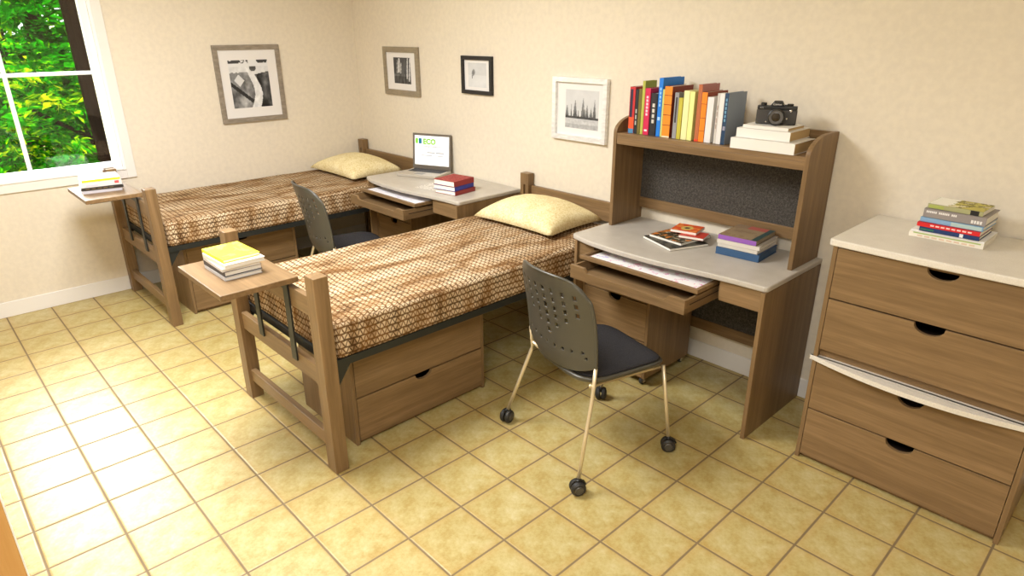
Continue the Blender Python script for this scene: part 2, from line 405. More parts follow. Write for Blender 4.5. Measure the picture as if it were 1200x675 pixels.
def make_mattress(label, loc):
    """rounded slab 0.925 x 1.965 x 0.165 with UVs in metres, gently rumpled"""
    X0, X1, Y0, Y1, Z0, Z1 = .020, .938, -2.050, -.075, .5335, .694
    bm = bmesh.new(); uvl = bm.loops.layers.uv.new('UVMap')
    nx, ny, nz = 40, 84, 9; r = .028
    def P(x, y, z):
        # round the upper edges
        cx, cy, cz = min(max(x, X0 + r), X1 - r), min(max(y, Y0 + r), Y1 - r), min(max(z, Z0 + .008), Z1 - r)
        v = Vector((x - cx, y - cy, z - cz))
        if v.length > 1e-6:
            rr = r if z > cz else r
            q = Vector((cx, cy, cz)) + v.normalized() * min(v.length, rr) if (abs(v.x) > 1e-6) + (abs(v.y) > 1e-6) + (abs(v.z) > 1e-6) > 1 else Vector((x, y, z))
        else: q = Vector((x, y, z))
        n1 = fbm(q.x * 7 + q.y * 1.5 + loc[0] * 7, q.y * 2.0, q.z * 3, 4)
        if z > Z0 + .02:
            q.z += .0060 * n1 * (1 if z >= Z1 - 1e-6 else .4)
            if x >= X1 - 1e-6 or x <= X0 + 1e-6: q.x += .004 * n1 * (1 if x > .5 else 1)
            if y <= Y0 + 1e-6: q.y += .002 * n1
        return q
    cache = {}
    def V(x, y, z):
        k = (round(x, 5), round(y, 5), round(z, 5))
        if k not in cache: cache[k] = bm.verts.new(P(x, y, z))
        return cache[k]
    def grid(fn, na, nb, uvf):
        for i in range(na):
            for j in range(nb):
                ps = [fn(i / na, j / nb), fn((i + 1) / na, j / nb), fn((i + 1) / na, (j + 1) / nb), fn(i / na, (j + 1) / nb)]
                f = bm.faces.new([V(*p) for p in ps]); f.smooth = True
                for l, p in zip(f.loops, ps): l[uvl].uv = uvf(*p)
    L = lambda a, b, t: a + (b - a) * t
    grid(lambda a, b: (L(X0, X1, a), L(Y0, Y1, b), Z1), nx, ny, lambda x, y, z: (x, y))
    grid(lambda a, b: (L(X0, X1, a), L(Y1, Y0, b), Z0), nx, ny, lambda x, y, z: (x, y))
    grid(lambda a, b: (X1, L(Y0, Y1, a), L(Z0, Z1, b)), ny, nz, lambda x, y, z: (y + 5, z - .53))
    grid(lambda a, b: (X0, L(Y1, Y0, a), L(Z0, Z1, b)), ny, nz, lambda x, y, z: (y + 9, z - .53))
    grid(lambda a, b: (L(X0, X1, a), Y0, L(Z0, Z1, b)), nx, nz, lambda x, y, z: (x + 13, z - .53))
    grid(lambda a, b: (L(X1, X0, a), Y1, L(Z0, Z1, b)), nx, nz, lambda x, y, z: (x + 17, z - .53))
    bmesh.ops.recalc_face_normals(bm, faces=bm.faces)
    me = bpy.data.meshes.new('mattress'); bm.to_mesh(me); bm.free(); me.materials.append(M['spread'])
    o = bpy.data.objects.new('mattress', me); COL.objects.link(o)
    return tag(o, label, 'mattress', 'mattresses in brown zigzag covers', loc)
BX1, BX2 = .0095, 2.136
bed_near = make_bed('walnut brown wooden single bed frame nearest the camera, between the two desks', (BX2, 0, 0))
bed_far = dup(bed_near, (BX1, 0, 0), 0, 'walnut brown wooden single bed frame in the corner along the window wall')
make_mattress('mattress with cream and brown zigzag cover on the near bed, between the desks', (BX2, 0, 0))
make_mattress('mattress with cream and brown zigzag cover on the corner bed by the window wall', (BX1, 0, 0))

def pillow(label, corners, z, th, seed):
    """corners: 4 (x,y) tips; soft cushion"""
    bm = bmesh.new(); N = 26; c = [Vector((p[0], p[1], 0)) for p in corners]; ctr = sum(c, Vector()) / 4
    rows = {}
    for side in (1, -1):
        g = []
        for j in range(N + 1):
            row = []
            for i in range(N + 1):
                u, v = i / N * 2 - 1, j / N * 2 - 1
                # pinch edges inwards between the tips
                uu = u * (1 - .055 * (1 - v * v)); vv = v * (1 - .075 * (1 - u * u))
                a, b_ = (uu + 1) / 2, (vv + 1) / 2
                p = c[0] * (1 - a) * (1 - b_) + c[1] * a * (1 - b_) + c[2] * a * b_ + c[3] * (1 - a) * b_
                h = (max(0, 1 - u * u) ** .5) * (max(0, 1 - v * v) ** .5)
                h = h ** .8
                wr = .006 * fbm(u * 2 + seed, v * 2, seed, 3) * h
                zz = (th * .86 * h + wr) if side > 0 else (-th * .12 * h)
                edge = i in (0, N) or j in (0, N)
                if edge and side < 0: row.append(rows[(j, i)])
                else:
                    vt = bm.verts.new((p.x - ctr.x, p.y - ctr.y, th * .14 + zz)); row.append(vt)
                    if edge: rows[(j, i)] = vt
            g.append(row)
        for j in range(N):
            for i in range(N):
                f = bm.faces.new((g[j][i], g[j][i + 1], g[j + 1][i + 1], g[j + 1][i])); f.smooth = True
    bmesh.ops.recalc_face_normals(bm, faces=bm.faces)
    me = bpy.data.meshes.new('pillow'); bm.to_mesh(me); bm.free(); me.materials.append(M['pillow'])
    o = bpy.data.objects.new('pillow', me); COL.objects.link(o)
    return tag(o, label, 'pillow', 'pale yellow pillows', (ctr.x, ctr.y, z))
pillow('pale yellow pillow at the head of the near bed, beside the book hutch', [(2.250, -.590), (2.905, -.575), (2.885, -.085), (2.22, -.080)], .7005, .150, 1)
pillow('pale yellow pillow at the head of the corner bed, beside the laptop desk', [(.060, -.585), (.765, -.580), (.735, -.085), (.06, -.085)], .7005, .150, 2)

# book tray hooked over the footboard (local origin = bed origin)
def make_tray(label, loc):
    t = thing('bedside_tray', label, 'tray', loc, 0, 'trays hooked on the footboards')
    B().box(.245, .730, -2.402, -2.078, .835, .860).build('tray_board', M['wood_x'], t, bevel=.003)
    for x in (.306, .648):
        b = B(); b.box(x, x + .045, -2.117, -2.109, .46, .8345); b.box(x, x + .045, -2.375, -2.1175, .826, .8345)
        b.build('hook_bracket', M['dark_metal'], t)
    B().box(.36, .648, -2.117, -2.111, .795, .8345).build('cross_bar', M['dark_metal'], t)
    return t
make_tray('square wooden tray hooked over the near bed footboard, holding books under a bright yellow one', (BX2, 0, 0))
make_tray('square wooden tray hooked over the corner bed footboard, under the window', (BX1, 0, 0))

# under-bed drawer chest (front faces +x)
def notch_poly(a0, a1, z0, z1, c, w, dpt, n=12):
    """rectangle with a half-ellipse finger notch in the middle of its top edge"""
    p = [(a0, z0), (a1, z0), (a1, z1), (c + w / 2, z1)]
    for k in range(1, n): 
        t = math.pi * k / n; p.append((c + w / 2 * math.cos(t), z1 - dpt * math.sin(t) ** .8))
    return p + [(c - w / 2, z1), (a0, z1)]
def make_underbed(label, loc):
    t = thing('underbed_chest', label, 'drawer chest', loc, 0, 'chests under the beds')
    X0, X1, Y0, Y1, H = .325, .838, -1.945, -1.152, .488
    b = B(); b.box(X0, X1 - .001, Y0, Y0 + .018, 0, H).box(X0, X1 - .001, Y1 - .018, Y1, 0, H).box(X0, X0 + .016, Y0 + .018, Y1 - .018, 0, H)
    b.box(X0 + .016, X1 - .02, Y0 + .018, Y1 - .018, H - .018, H).box(X0 + .016, X1 - .02, Y0 + .018, Y1 - .018, .03, .046).box(X1 - .04, X1 - .022, Y0 + .018, Y1 - .018, 0, .03)
    b.build('carcass', M['wood_z'], t, bevel=.0015)
    for z0, z1 in ((.022, .243), (.250, H - .003)):
        d = B().prism(notch_poly(Y0 + .020, Y1 - .020, z0, z1, (Y0 + Y1) / 2, .098, .032), 0, X1 - .018, X1).build('drawer', M['wood_y'], t, bevel=.0012)
        B().box(X0 + .05, X1 - .05, Y0 + .045, Y1 - .045, z0 + .015, z1 - .07).build('drawer_box', M['dark_in'], d)
    return t
ub = make_underbed('two-drawer wooden chest under the near bed, close to its footboard', (BX2, 0, 0))
dup(ub, (BX1, 0, 0), 0, 'two-drawer wooden chest under the corner bed by the window wall')

# ------------------------------------------------------------------ desks (local x 0..1.135, y -0.675..0)
DH = .775
def make_desk(label, loc, cx=0.0):
    t = thing('desk', label, 'desk', loc, 0, 'desks along the wall')
    W = 1.137
    fr = [(0, -.552), (.004, -.566), (.018, -.575), (.06, -.588), (.121, -.606), (.17, -.614), (.222, -.620), (.312, -.627), (.395, -.630), (.475, -.630), (.55, -.628),
          (.62, -.622), (.685, -.614), (.75, -.606), (.815, -.598), (.911, -.588), (1.0, -.582), (1.07, -.580), (W - .016, -.578), (W - .004, -.572), (W, -.560)]
    B().prism(fr + [(W, -.0095), (0, -.0095)], 2, DH - .027, DH).build('worktop', M['laminate'], t, bevel=.007, seg=3)
    B().box(.033, .051, -.585, -.0105, 0, DH - .0275).build('side_panel', M['wood_z'], t, bevel=.0015)
    B().box(1.114, 1.134, -.588, -.0105, 0, DH - .0275).build('side_panel', M['wood_z'], t, bevel=.0015)
    B().box(.0515, .158 + cx, -.568, -.552, .648, DH - .0275).build('apron', M['wood_x'], t, bevel=.001)
    B().box(.908 + cx, 1.1135, -.568, -.554, .648, DH - .0275).build('apron', M['wood_x'], t, bevel=.001)
    for x in (.150 + cx, .896 + cx): B().box(x, x + .012, -.5515, -.08, .650, DH - .0275).build('runner_panel', M['wood_y'], t)
    B().box(.0515, 1.1115, -.040, -.028, .270, DH - .0275).build('modesty_panel', M['felt'], t)
    B().box(.0515, 1.1115, -.044, -.024, .205, .2695).build('back_rail', M['wood_x'], t, bevel=.0015)
    # shallow top tray with rims
    T0, T1, F, z0, z1 = .164 + cx, .868 + cx, -.692, .698, .718
    b = B(); b.box(T0, T1, F, F + .022, z0, z1).box(T0, T0 + .020, F + .022, -.12, z0, z1).box(T1 - .020, T1, F + .022, -.12, z0, z1).box(T0 + .02, T1 - .02, F + .022, -.12, z0, z0 + .008)
    b.build('pencil_tray', M['wood_x'], t, bevel=.001)
    # keyboard drawer with a dipped front
    K0, K1, F, z0, z1 = .182 + cx, .864 + cx, -.785, .622, .692
    c = .085
    pf = [(K0, z0), (K1, z0), (K1, z1), (K1 - c, z1)]
    for k in range(7): pf.append((K1 - c - .028 * k / 6, z1 - .024 * (1 - math.cos(math.pi * k / 6)) / 2))
    for k in range(7): pf.append((K0 + c + .028 - .028 * k / 6, z1 - .024 + .024 * (1 - math.cos(math.pi * k / 6)) / 2))
    pf.append((K0, z1))
    dr = B().prism(pf, 1, F, F + .018).build('keyboard_drawer', M['wood_x'], t, bevel=.001)
    for k0, k1 in ((K0 + .002, K0 + .014), (K1 - .014, K1 - .002)):
        B().box(k0, k1, F + .0185, -.15, z0, z1 - .004).build('drawer_side', M['wood_y'], dr)
    B().box(K0 + .0145, K1 - .0145, F + .0185, -.15, z0 + .004, z0 + .014).build('drawer_bottom', M['wood_x'], dr)
    b = B(); b.box(K1 - .0018, K1 - .0010, F + .045, -.15, z0 + .036, z0 + .041); b.build('groove_shade_strip', M['dark_in'], dr)  # thin raised strip, its dark colour stands for shade in a groove
    b = B(); b.box(K0 - .012, K0 + .0015, -.64, -.15, z0 + .034, z0 + .062); b.build('drawer_slide', M['white'], dr)
    return t
DX2, DX1 = 3.065, .943
make_desk('grey-topped wooden desk under the book hutch, with keyboard drawer pulled out', (DX2, 0, 0))
make_desk('grey-topped wooden desk between the two beds, carrying the laptop', (DX1, 0, 0), -.065)

def make_pedestal(label, loc):
    t = thing('drawer_pedestal', label, 'pedestal', loc, 0, 'drawer pedestals under the desks')
    X0, X1, Y0, Y1, z0, z1 = 0, .46, -.530, -.10, .048, .600
    b = B(); b.box(X0, X0 + .016, Y0, Y1, z0, z1).box(X1 - .016, X1, Y0, Y1, z0, z1).box(X0 + .016, X1 - .016, Y1 - .012, Y1, z0, z1)
    b.box(X0 + .016, X1 - .016, Y0 + .02, Y1 - .012, z0, z0 + .016).box(X0 + .016, X1 - .016, Y0, Y1 - .012, z1 - .018, z1)
    b.build('carcass', M['wood_z'], t, bevel=.0015)
    B().box(X0 + .018, X1 - .018, Y0 + .001, Y0 + .018, .488, z1 - .020).build('top_panel', M['wood_x'], t, bevel=.001)
    for a, c in ((z0 + .004, .262), (.268, .483)):
        d = B().prism(notch_poly(X0 + .018, X1 - .018, a, c, (X0 + X1) / 2, .082, .034), 1, Y0 + .001, Y0 + .018).build('drawer', M['wood_x'], t, bevel=.001)
        B().box(X0 + .03, X1 - .03, Y0 + .045, Y1 - .02, a + .015, c - .06).build('drawer_box', M['dark_in'], d)
    for x in (.030, .430):
        for y in (-.500, -.130):
            cst = B().lathe([(.004, -.011), (.019, -.011), (.0215, -.007), (.0215, .007), (.019, .011), (.004, .011)], (x, y, .0225), (1, 0, 0), 18).build('caster', M['rubber'], t, smooth=False)
            b = B().lathe([(.003, -.0135), (.013, -.0135), (.013, .0135), (.003, .0135)], (x, y, .0225), (1, 0, 0), 14); b.box(x - .006, x + .006, y - .006, y + .006, .040, .0478)
            b.build('hub', M['silver'], cst)
    return t
pd = make_pedestal('two-drawer wooden pedestal on small casters under the hutch desk', (3.118, 0, 0))
dup(pd, (.998, 0, 0), 0, 'two-drawer wooden pedestal on small casters under the laptop desk')

# hutch on the near desk
t = thing('bookshelf_hutch', 'wooden hutch with rounded sides and charcoal pin panel standing on the near desk', 'hutch', (DX2, 0, DH))
def side_profile():
    p = [(-.0105, .0005), (-.293, .0005), (-.293, .525)]
    for k in range(1, 13):
        a = math.pi / 2 * k / 12; p.append((-.293 + .175 * (1 - math.cos(a)), .525 + .083 * math.sin(a)))
    return p + [(-.0105, .608)]
for x in (.034, 1.088): B().prism(side_profile(), 0, x, x + .022).build('side_panel', M['wood_z'], t, bevel=.002)
B().box(.0565, 1.0875, -.290, -.0305, .500, .523).build('shelf_board', M['wood_x'], t, bevel=.001)
B().box(.0565, 1.0875, -.290, -.272, .464, .4995).build('shelf_lip', M['wood_x'], t, bevel=.001)
B().box(.0565, 1.0875, -.030, -.0105, .464, .606).build('back_board', M['wood_x'], t, bevel=.001)
B().box(.0565, 1.0875, -.034, -.020, .129, .4635).build('pin_panel', M['felt'], t)
B().box(.0565, 1.0875, -.040, -.018, .068, .1285).build('back_rail', M['wood_x'], t, bevel=.001)

# ------------------------------------------------------------------ dresser
t = thing('dresser', 'four-drawer wooden dresser with pale top and pale curved ledge at right edge', 'dresser', (4.420, 0, 0))
W = .783; Y0 = -.529
b = B(); b.box(0, .018, Y0, -.0105, 0, 1.008).box(W - .018, W, Y0, -.0105, 0, 1.008).box(.018, W - .018, -.022, -.0105, .03, 1.008)
b.box(.018, W - .018, Y0 + .024, Y0 + .04, 0, .030).box(.018, W - .018, Y0 + .024, -.0225, .0305, .045).box(.018, W - .018, Y0 + .03, -.0225, .53, .545).box(.018, W - .018, Y0 + .02, -.0225, .990, 1.008)
b.build('carcass', M['wood_z'], t, bevel=.0015)
for a, c in ((.024, .258), (.264, .489), (.553, .782), (.788, 1.003)):
    d_ = B().prism(notch_poly(.020, W - .020, a, c, W / 2, .104, .062 if .4 < c < .5 else .040), 1, Y0, Y0 + .019).build('drawer', M['wood_x'], t, bevel=.0012)
    B().box(.03, W - .03, Y0 + .05, -.03, a + .024, c - .07).build('drawer_box', M['dark_in'], d_)
def bow(x0, x1, ye, ym, r):
    p = [(x0, ye + r), (x0 + r * .3, ye + r * .3), (x0 + r, ye)]
    for k in range(1, 20):
        u = k / 20 * 2 - 1; p.append((x0 + r + (x1 - x0 - 2 * r) * k / 20, ye - (ye - ym) * (1 - u * u)))
    return p + [(x1 - r, ye), (x1 - r * .3, ye + r * .3), (x1, ye + r)]
B().prism(bow(-.016, W + .016, -.540, -.550, .012) + [(W + .016, -.0105), (-.016, -.0105)], 2, 1.0085, 1.037).build('top', M['laminate_light'], t, bevel=.006, seg=3)
B().prism(bow(-.012, W + .012, -.5305, -.592, .006) + [(W + .012, -.5295), (-.012, -.5295)], 2, .494, .514).build('ledge', M['laminate_light'], t, bevel=.005, seg=3)
B().box(.0185, W - .0185, -.529, -.5055, .496, .5135).build('ledge_board', M['laminate_light'], t)
B().box(.0185, W - .0185, -.5050, -.490, .496, .5525).build('recess_rail', M['wood_x'], t)

# ------------------------------------------------------------------ task chairs (local +y = forward)
def make_chair(label, loc, rz):
    t = thing('desk_chair', label, 'chair', loc, rz, 'perforated plastic desk chairs')
    # perforated backrest shell
    bm = bmesh.new(); NU, NV = 90, 110
    def top(u): return .918 - .060 * abs(u) ** 7 - .010 * u * u
    def bot(u): return .470 + .062 * abs(u) ** 2.4
    def P(u, v):
        z = bot(u) + (top(u) - bot(u)) * v
        w = .238 - .012 * max(0, (v - .6) / .4) ** 2 - .020 * max(0, (v - .88) / .12) ** 3 - .008 * (1 - v) ** 2
        q = max(0.0, (z - .47) / .44)
        f = -.222 - .034 * q - .046 * q * q + (.048 + .034 * q - .020 * q * q) * abs(u) ** 2.1 + .014 * max(0, (.2 - q) / .2) ** 2
        return Vector((w * u, f, z))
    vs = [[bm.verts.new(P(2 * i / NU - 1, j / NV)) for i in range(NU + 1)] for j in range(NV + 1)]
    def hole(x, z, u, v):
        # upper block: 4 rows of slots, fewer towards the rim; lower curved row; two extra near the lower corners
        for k in range(7):
            xc = (k - 3) * .0565
            for r in range(6 - abs(k - 3)):
                if abs(x - xc) < .0080 and abs(z - (.838 - .0395 * r)) < .0105: return True
        for k in range(8):
            xc = (k - 3.5) * .050; zc = .572 + .55 * xc * xc
            if abs(x - xc) < .0065 and abs(z - zc) < .0065: return True
        for xc in (-.192, .192):
            if abs(x - xc) < .006 and abs(z - .566) < .0065: return True
        return False
    for j in range(NV):
        for i in range(NU):
            c = (vs[j][i].co + vs[j + 1][i + 1].co) / 2
            if hole(c.x, c.z, 0, 0): continue
            f = bm.faces.new((vs[j][i], vs[j][i + 1], vs[j + 1][i + 1], vs[j + 1][i])); f.smooth = True
    lone = [v for v in bm.verts if not v.link_faces]; bmesh.ops.delete(bm, geom=lone, context='VERTS')
    bmesh.ops.recalc_face_normals(bm, faces=bm.faces)
    me = bpy.data.meshes.new('backrest'); bm.to_mesh(me); bm.free(); me.materials.append(M['shell'])
    o = bpy.data.objects.new('backrest', me); COL.objects.link(o); o.parent = t; o.rotation_euler = (0, 0, R_(5))
    md = o.modifiers.new('solidify', 'SOLIDIFY'); md.thickness = .007; md.offset = 0
    # raised rim around the top and sides
    rim = [P(-1 + .0, v / 40) for v in range(0, 39)] + [P(u / 30 * 2 - 1, 1) for u in range(1, 30)] + [P(1, 1 - v / 40) for v in range(2, 41)]
    b = B(); b.tube(rim, .0062, 8); b.build('backrest_rim', M['shell'], o, smooth=True)
    # seat pan and pad
    def outline(w, f0, f1, n, k=4.6, z=0):
        pts = []
        for i in range(n):
            a = 2 * math.pi * i / n; ca, sa = math.cos(a), math.sin(a)
            x = w * math.copysign(abs(ca) ** (2 / k), ca); y = (f0 + f1) / 2 + (f1 - f0) / 2 * math.copysign(abs(sa) ** (2 / k), sa)
            x *= (1 - .05 * max(0, -math.copysign(abs(sa), sa)))
            pts.append((x, y))
        return pts
    def seat_z(x, y): return .446 + .012 * (abs(x) / .22) ** 2.6 - .012 * max(0, (y - .12) / .15) ** 2 + .012 * max(0, (-.08 - y) / .12) ** 2
    def slab(layers, name, m, par, n=56):
        """layers: (scale w, f0, f1, dz) rings from bottom to top, capped by radial fans"""
        bm = bmesh.new(); rings = []
        for (w, f0, f1, dz, flat) in layers:
            rings.append([bm.verts.new((x, y, (seat_z(x, y) if not flat else .425) + dz)) for x, y in outline(w, f0, f1, n)])
        for a, c in zip(rings, rings[1:]):
            for i in range(n): bm.faces.new((a[i], a[(i + 1) % n], c[(i + 1) % n], c[i]))
        for ring, flat, dz in ((rings[0], layers[0][4], layers[0][3]), (rings[-1], layers[-1][4], layers[-1][3])):
            prev = ring; cen = Vector((0, (layers[-1][1] + layers[-1][2]) / 2, 0))
            for s_ in (.8, .6, .4, .2):
                nw = []
                for v in ring:
                    x, y = cen.x + (v.co.x - cen.x) * s_, cen.y + (v.co.y - cen.y) * s_
                    nw.append(bm.verts.new((x, y, (.425 if flat else seat_z(x, y)) + dz)))
                for i in range(n): bm.faces.new((prev[i], prev[(i + 1) % n], nw[(i + 1) % n], nw[i]))
                prev = nw
            bm.faces.new(prev)
        bmesh.ops.recalc_face_normals(bm, faces=bm.faces)
        for f in bm.faces: f.smooth = True
        me = bpy.data.meshes.new(name); bm.to_mesh(me); bm.free(); me.materials.append(m)
        o = bpy.data.objects.new(name, me); COL.objects.link(o); o.parent = par; return o
    slab([(.19, -.17, .245, -.026, False), (.228, -.195, .268, -.016, False), (.236, -.200, .274, -.002, False), (.233, -.197, .271, .005, False), (.212, -.18, .256, .005, False)], 'seat_shell', M['shell'], t)
    slab([(.220, -.178, .260, .0055, False), (.225, -.182, .264, .010, False), (.220, -.178, .260, .017, False), (.195, -.15, .238, .022, False)], 'seat_pad', M['seat_fabric'], t)
    R = .0088
    for s in (-1, 1):
        B().tube([(s * .312, -.272, .055), (s * .275, -.212, .26), (s * .250, -.170, .405), (s * .246, -.166, .43), (s * .236, -.166 + s * .016, .535)], R).build('leg', M['tube'], t, smooth=True)
        B().tube([(s * .262, .266, .055), (s * .225, .262, .25), (s * .196, .255, .418)], R).build('leg', M['tube'], t, smooth=True)
        B().tube([(s * .235, -.172, .452), (s * .205, -.150, .425), (s * .185, -.10, .414), (s * .185, .18, .410), (s * .190, .24, .412)], R * .9).build('side_tube', M['tube'], t, smooth=True)
    for (x, y, a) in ((-.312, -.272, .5), (.312, -.272, -.3), (-.262, .266, .9), (.262, .266, -.6)):
        d_ = Vector((math.cos(a), math.sin(a), 0)); c = Vector((x, y, .0335))
        cs = bpy.data.objects.new('caster', None); COL.objects.link(cs); cs.parent = t; cs.location = c
        for sg in (-1, 1):
            pr = [(.004, .0035), (.029, .0035), (.0333, .009), (.0325, .020), (.026, .0265), (.008, .0285)]
            B().lathe([(r, h * sg) for r, h in (pr if sg > 0 else pr)], (0, 0, 0), d_, 22).build('wheel', M['rubber'], cs, smooth=False, bevel=.001)
            B().lathe([(.004, .0265 * sg), (.020, .0265 * sg), (.016, .0305 * sg), (.003, .0310 * sg)], (0, 0, 0), d_, 18).build('wheel_cap', M['hub'], cs)
        b = B(); b.lathe([(.012, -.004), (.012, .024), (.008, .028)], (0, 0, .014), (0, 0, 1), 14)
        q = d_.cross(Vector((0, 0, 1)))
        b.tube([-q * .034 + Vector((0, 0, .008)), -q * .024 + Vector((0, 0, .027)), q * .0 + Vector((0, 0, .037)), q * .020 + Vector((0, 0, .030))], .0055, 8)
        b.build('caster_fork', M['black'], cs)
    return t
ch = make_chair('grey perforated plastic chair with black padded seat standing open at the hutch desk', (3.675, -1.11, 0), R_(-14.7))
dup(ch, (1.490, -1.085, 0), R_(-13), 'grey perforated plastic chair at the laptop desk, half hidden behind the near bed')

# ------------------------------------------------------------------ books
def book(label, cat_group, L, D, T, cover, pages='pages', spine='straight', pos=(0, 0, 0), rz=0.0, stand=False, hard=True, marks=None, top_art=None, name='book', spine_col=None, flip=False):
    """flat: spine runs along local x (length L) on the local -y side, pages open towards +y (depth D).
       stand: book stands on its foot, spine faces -y, height L, thickness T along x. Origin: centre of the spine edge at the base."""
    t = thing(name, label, 'book', pos, rz, cat_group)
    ct = .0022 if hard else .0008; lip = .003 if hard else .0005
    def mp(a0, a1, b0, b1, c0, c1, bb):
        if flip: b0, b1 = D - b1, D - b0
        if stand: bb.box(c0 - T / 2, c1 - T / 2, b0, b1, a0 + L / 2, a1 + L / 2)
        else: bb.box(a0, a1, b0, b1, c0, c1)
    cv = cm(*cover) if isinstance(cover, tuple) else cover
    b = B(); mp(-L / 2, L / 2, 0, D, 0, ct, b); mp(-L / 2, L / 2, 0, D, T - ct, T, b); mp(-L / 2, L / 2, 0, ct * .9, ct, T - ct, b)
    o = b.build('cover', cv, t, bevel=.0006 if hard else 0)
    b = B(); mp(-L / 2 + lip, L / 2 - lip, ct, D - lip, ct + .0002, T - ct - .0002, b); b.build('pages', M[pages] if isinstance(pages, str) else cm(*pages), t)
    if spine_col:
        b = B(); mp(-L / 2 + .0005, L / 2 - .0005, -.0007, -.0001, .0008, T - .0008, b); b.build('spine_strip', cm(*spine_col), t)
    if marks:   # blocks and bands printed on the spine: (from, to, lo, hi, colour) as fractions
        for (a0, a1, c0, c1, colr) in marks:
            b = B(); mp(-L / 2 + L * a0, -L / 2 + L * a1, -.0012, -.0002, T * c0, T * c1, b); b.build('spine_print', cm(*colr), t)
    if top_art and not stand:
        art('cover_art', t, L - .004, D - .004, top_art[0], top_art[1], top_art[2], lambda x, y: (-L / 2 + .002 + x, .002 + y, T + .0006))
    return t

SH = DH + .524      # top of the hutch shelf
G = 'books standing in the row on the hutch shelf'
dash = lambda a, b, c, n=5: [(a + (b - a) * i / n, a + (b - a) * (i + .7) / n, .32, .68, c) for i in range(n)]
row = [  # x0, width, height, depth, cover, spine colour, marks, label
 (3.162, .036, .240, .105, (170, 34, 40), (196, 40, 44), [(0, .10, .05, .95, (74, 130, 170)), (.10, .35, .05, .95, (226, 84, 40)), (.35, .95, .12, .6, (44, 34, 60))], 'red and dark blue standing book at the left end of the shelf row'),
 (3.199, .020, .228, .105, (30, 34, 38), None, dash(.2, .6, (190, 190, 180), 3), 'thin black standing book with grey marks, second from left'),
 (3.220, .019, .232, .11, (112, 100, 40), None, None, 'thin dark olive standing book, third from left on the shelf'),
 (3.2405, .0178, .273, .10, (150, 156, 52), (178, 180, 74), None, 'tall yellow green standing book behind the crimson one'),
 (3.2592, .0345, .238, .12, (182, 22, 60), (206, 30, 78), dash(.42, .86, (246, 200, 214), 6) + [(.08, .12, .25, .75, (250, 230, 236))], 'crimson pink standing book with white lettering marks'),
 (3.298, .039, .215, .12, (34, 30, 36), None, dash(.3, .8, (210, 206, 196), 4) , 'black standing book between the crimson and the blue one'),
 (3.3415, .025, .292, .19, (24, 116, 204), (20, 122, 220), dash(.52, .86, (150, 200, 246), 5) + [(.28, .34, .2, .8, (170, 210, 245))], 'tallest standing book, bright blue'),
 (3.3675, .0105, .238, .15, (206, 210, 120), None, None, 'very thin pale green standing book right of the blue one'),
 (3.3790, .0455, .254, .19, (128, 44, 18), (240, 140, 30), [(q, q + .012, .02, .98, (120, 50, 20)) for q in (.24, .44, .64, .82)] + [(0, .03, .02, .98, (250, 226, 190))], 'thick orange standing book with brown bands and dark red cover, left one'),
 (3.441, .024, .227, .055, (120, 118, 122), (150, 148, 150), [(.35, .9, .3, .7, (50, 46, 52))], 'short grey standing book beside the thick orange one'),
 (3.466, .023, .203, .10, (170, 158, 40), (196, 184, 60), None, 'shortest standing book, mustard yellow'),
 (3.4925, .033, .239, .12, (232, 226, 156), (238, 234, 170), None, 'pale cream yellow standing book, left one of the matching pair'),
 (3.5275, .027, .237, .12, (222, 222, 132), (236, 236, 150), None, 'pale cream yellow standing book, right one of the matching pair'),
 (3.571, .0218, .272, .160, (172, 112, 106), (186, 104, 60), [(0, .04, .02, .98, (220, 60, 30))], 'tall dusty rose and rust standing book'),
 (3.5935, .0305, .238, .19, (140, 50, 18), (246, 136, 20), [(q, q + .012, .02, .98, (160, 80, 20)) for q in (.22, .48, .76)], 'orange standing book with dark red cover, right one'),
 (3.6265, .0345, .217, .10, (226, 222, 218), (232, 228, 226), None, 'short white standing book right of the orange one'),
 (3.6775, .0115, .237, .06, (210, 204, 196), None, dash(.3, .8, (176, 150, 140), 4), 'thin off-white standing book near the right end of the row'),
 (3.690, .0255, .238, .06, (222, 218, 212), (232, 228, 224), None, 'white standing book directly left of the blue grey one'),
 (3.7165, .021, .240, .170, (128, 140, 158), (28, 60, 92), dash(.45, .92, (110, 160, 190), 6) + [(.28, .36, .2, .8, (150, 150, 170))], 'blue grey standing book with navy spine at the right end of the row'),
]
for (x, w, h, dp, cv, sc, mk, lb) in row:
    book(lb, G, h, dp, w, cv, pos=(x + w / 2, -.250, SH), stand=True, marks=mk, spine_col=sc)

def stack(items, x, y, z):
    for (lb, g, L, D, T, cv, dx, dy, rz, kw) in items:
        book(lb, g, L, D, T, cv, pos=(x + dx, y + dy, z), rz=R_(rz), **kw); z += T + .0012
    return z
W_ = (238, 234, 226)
zt = stack([
 ('thick white hardback at the bottom of the pile under the camera', 'white books under the camera', .305, .225, .049, W_, 0, 0, 1.5, dict(pages='pages_tan')),
 ('white hardback in the middle of the pile under the camera', 'white books under the camera', .255, .225, .043, W_, -.012, .022, 1.5, dict(pages='pages_tan')),
 ('thin white book on top of the pile, right under the camera', 'white books under the camera', .215, .180, .015, W_, -.006, .026, 1.5, dict(pages='pages_tan')),
], 3.949, -.297, SH)

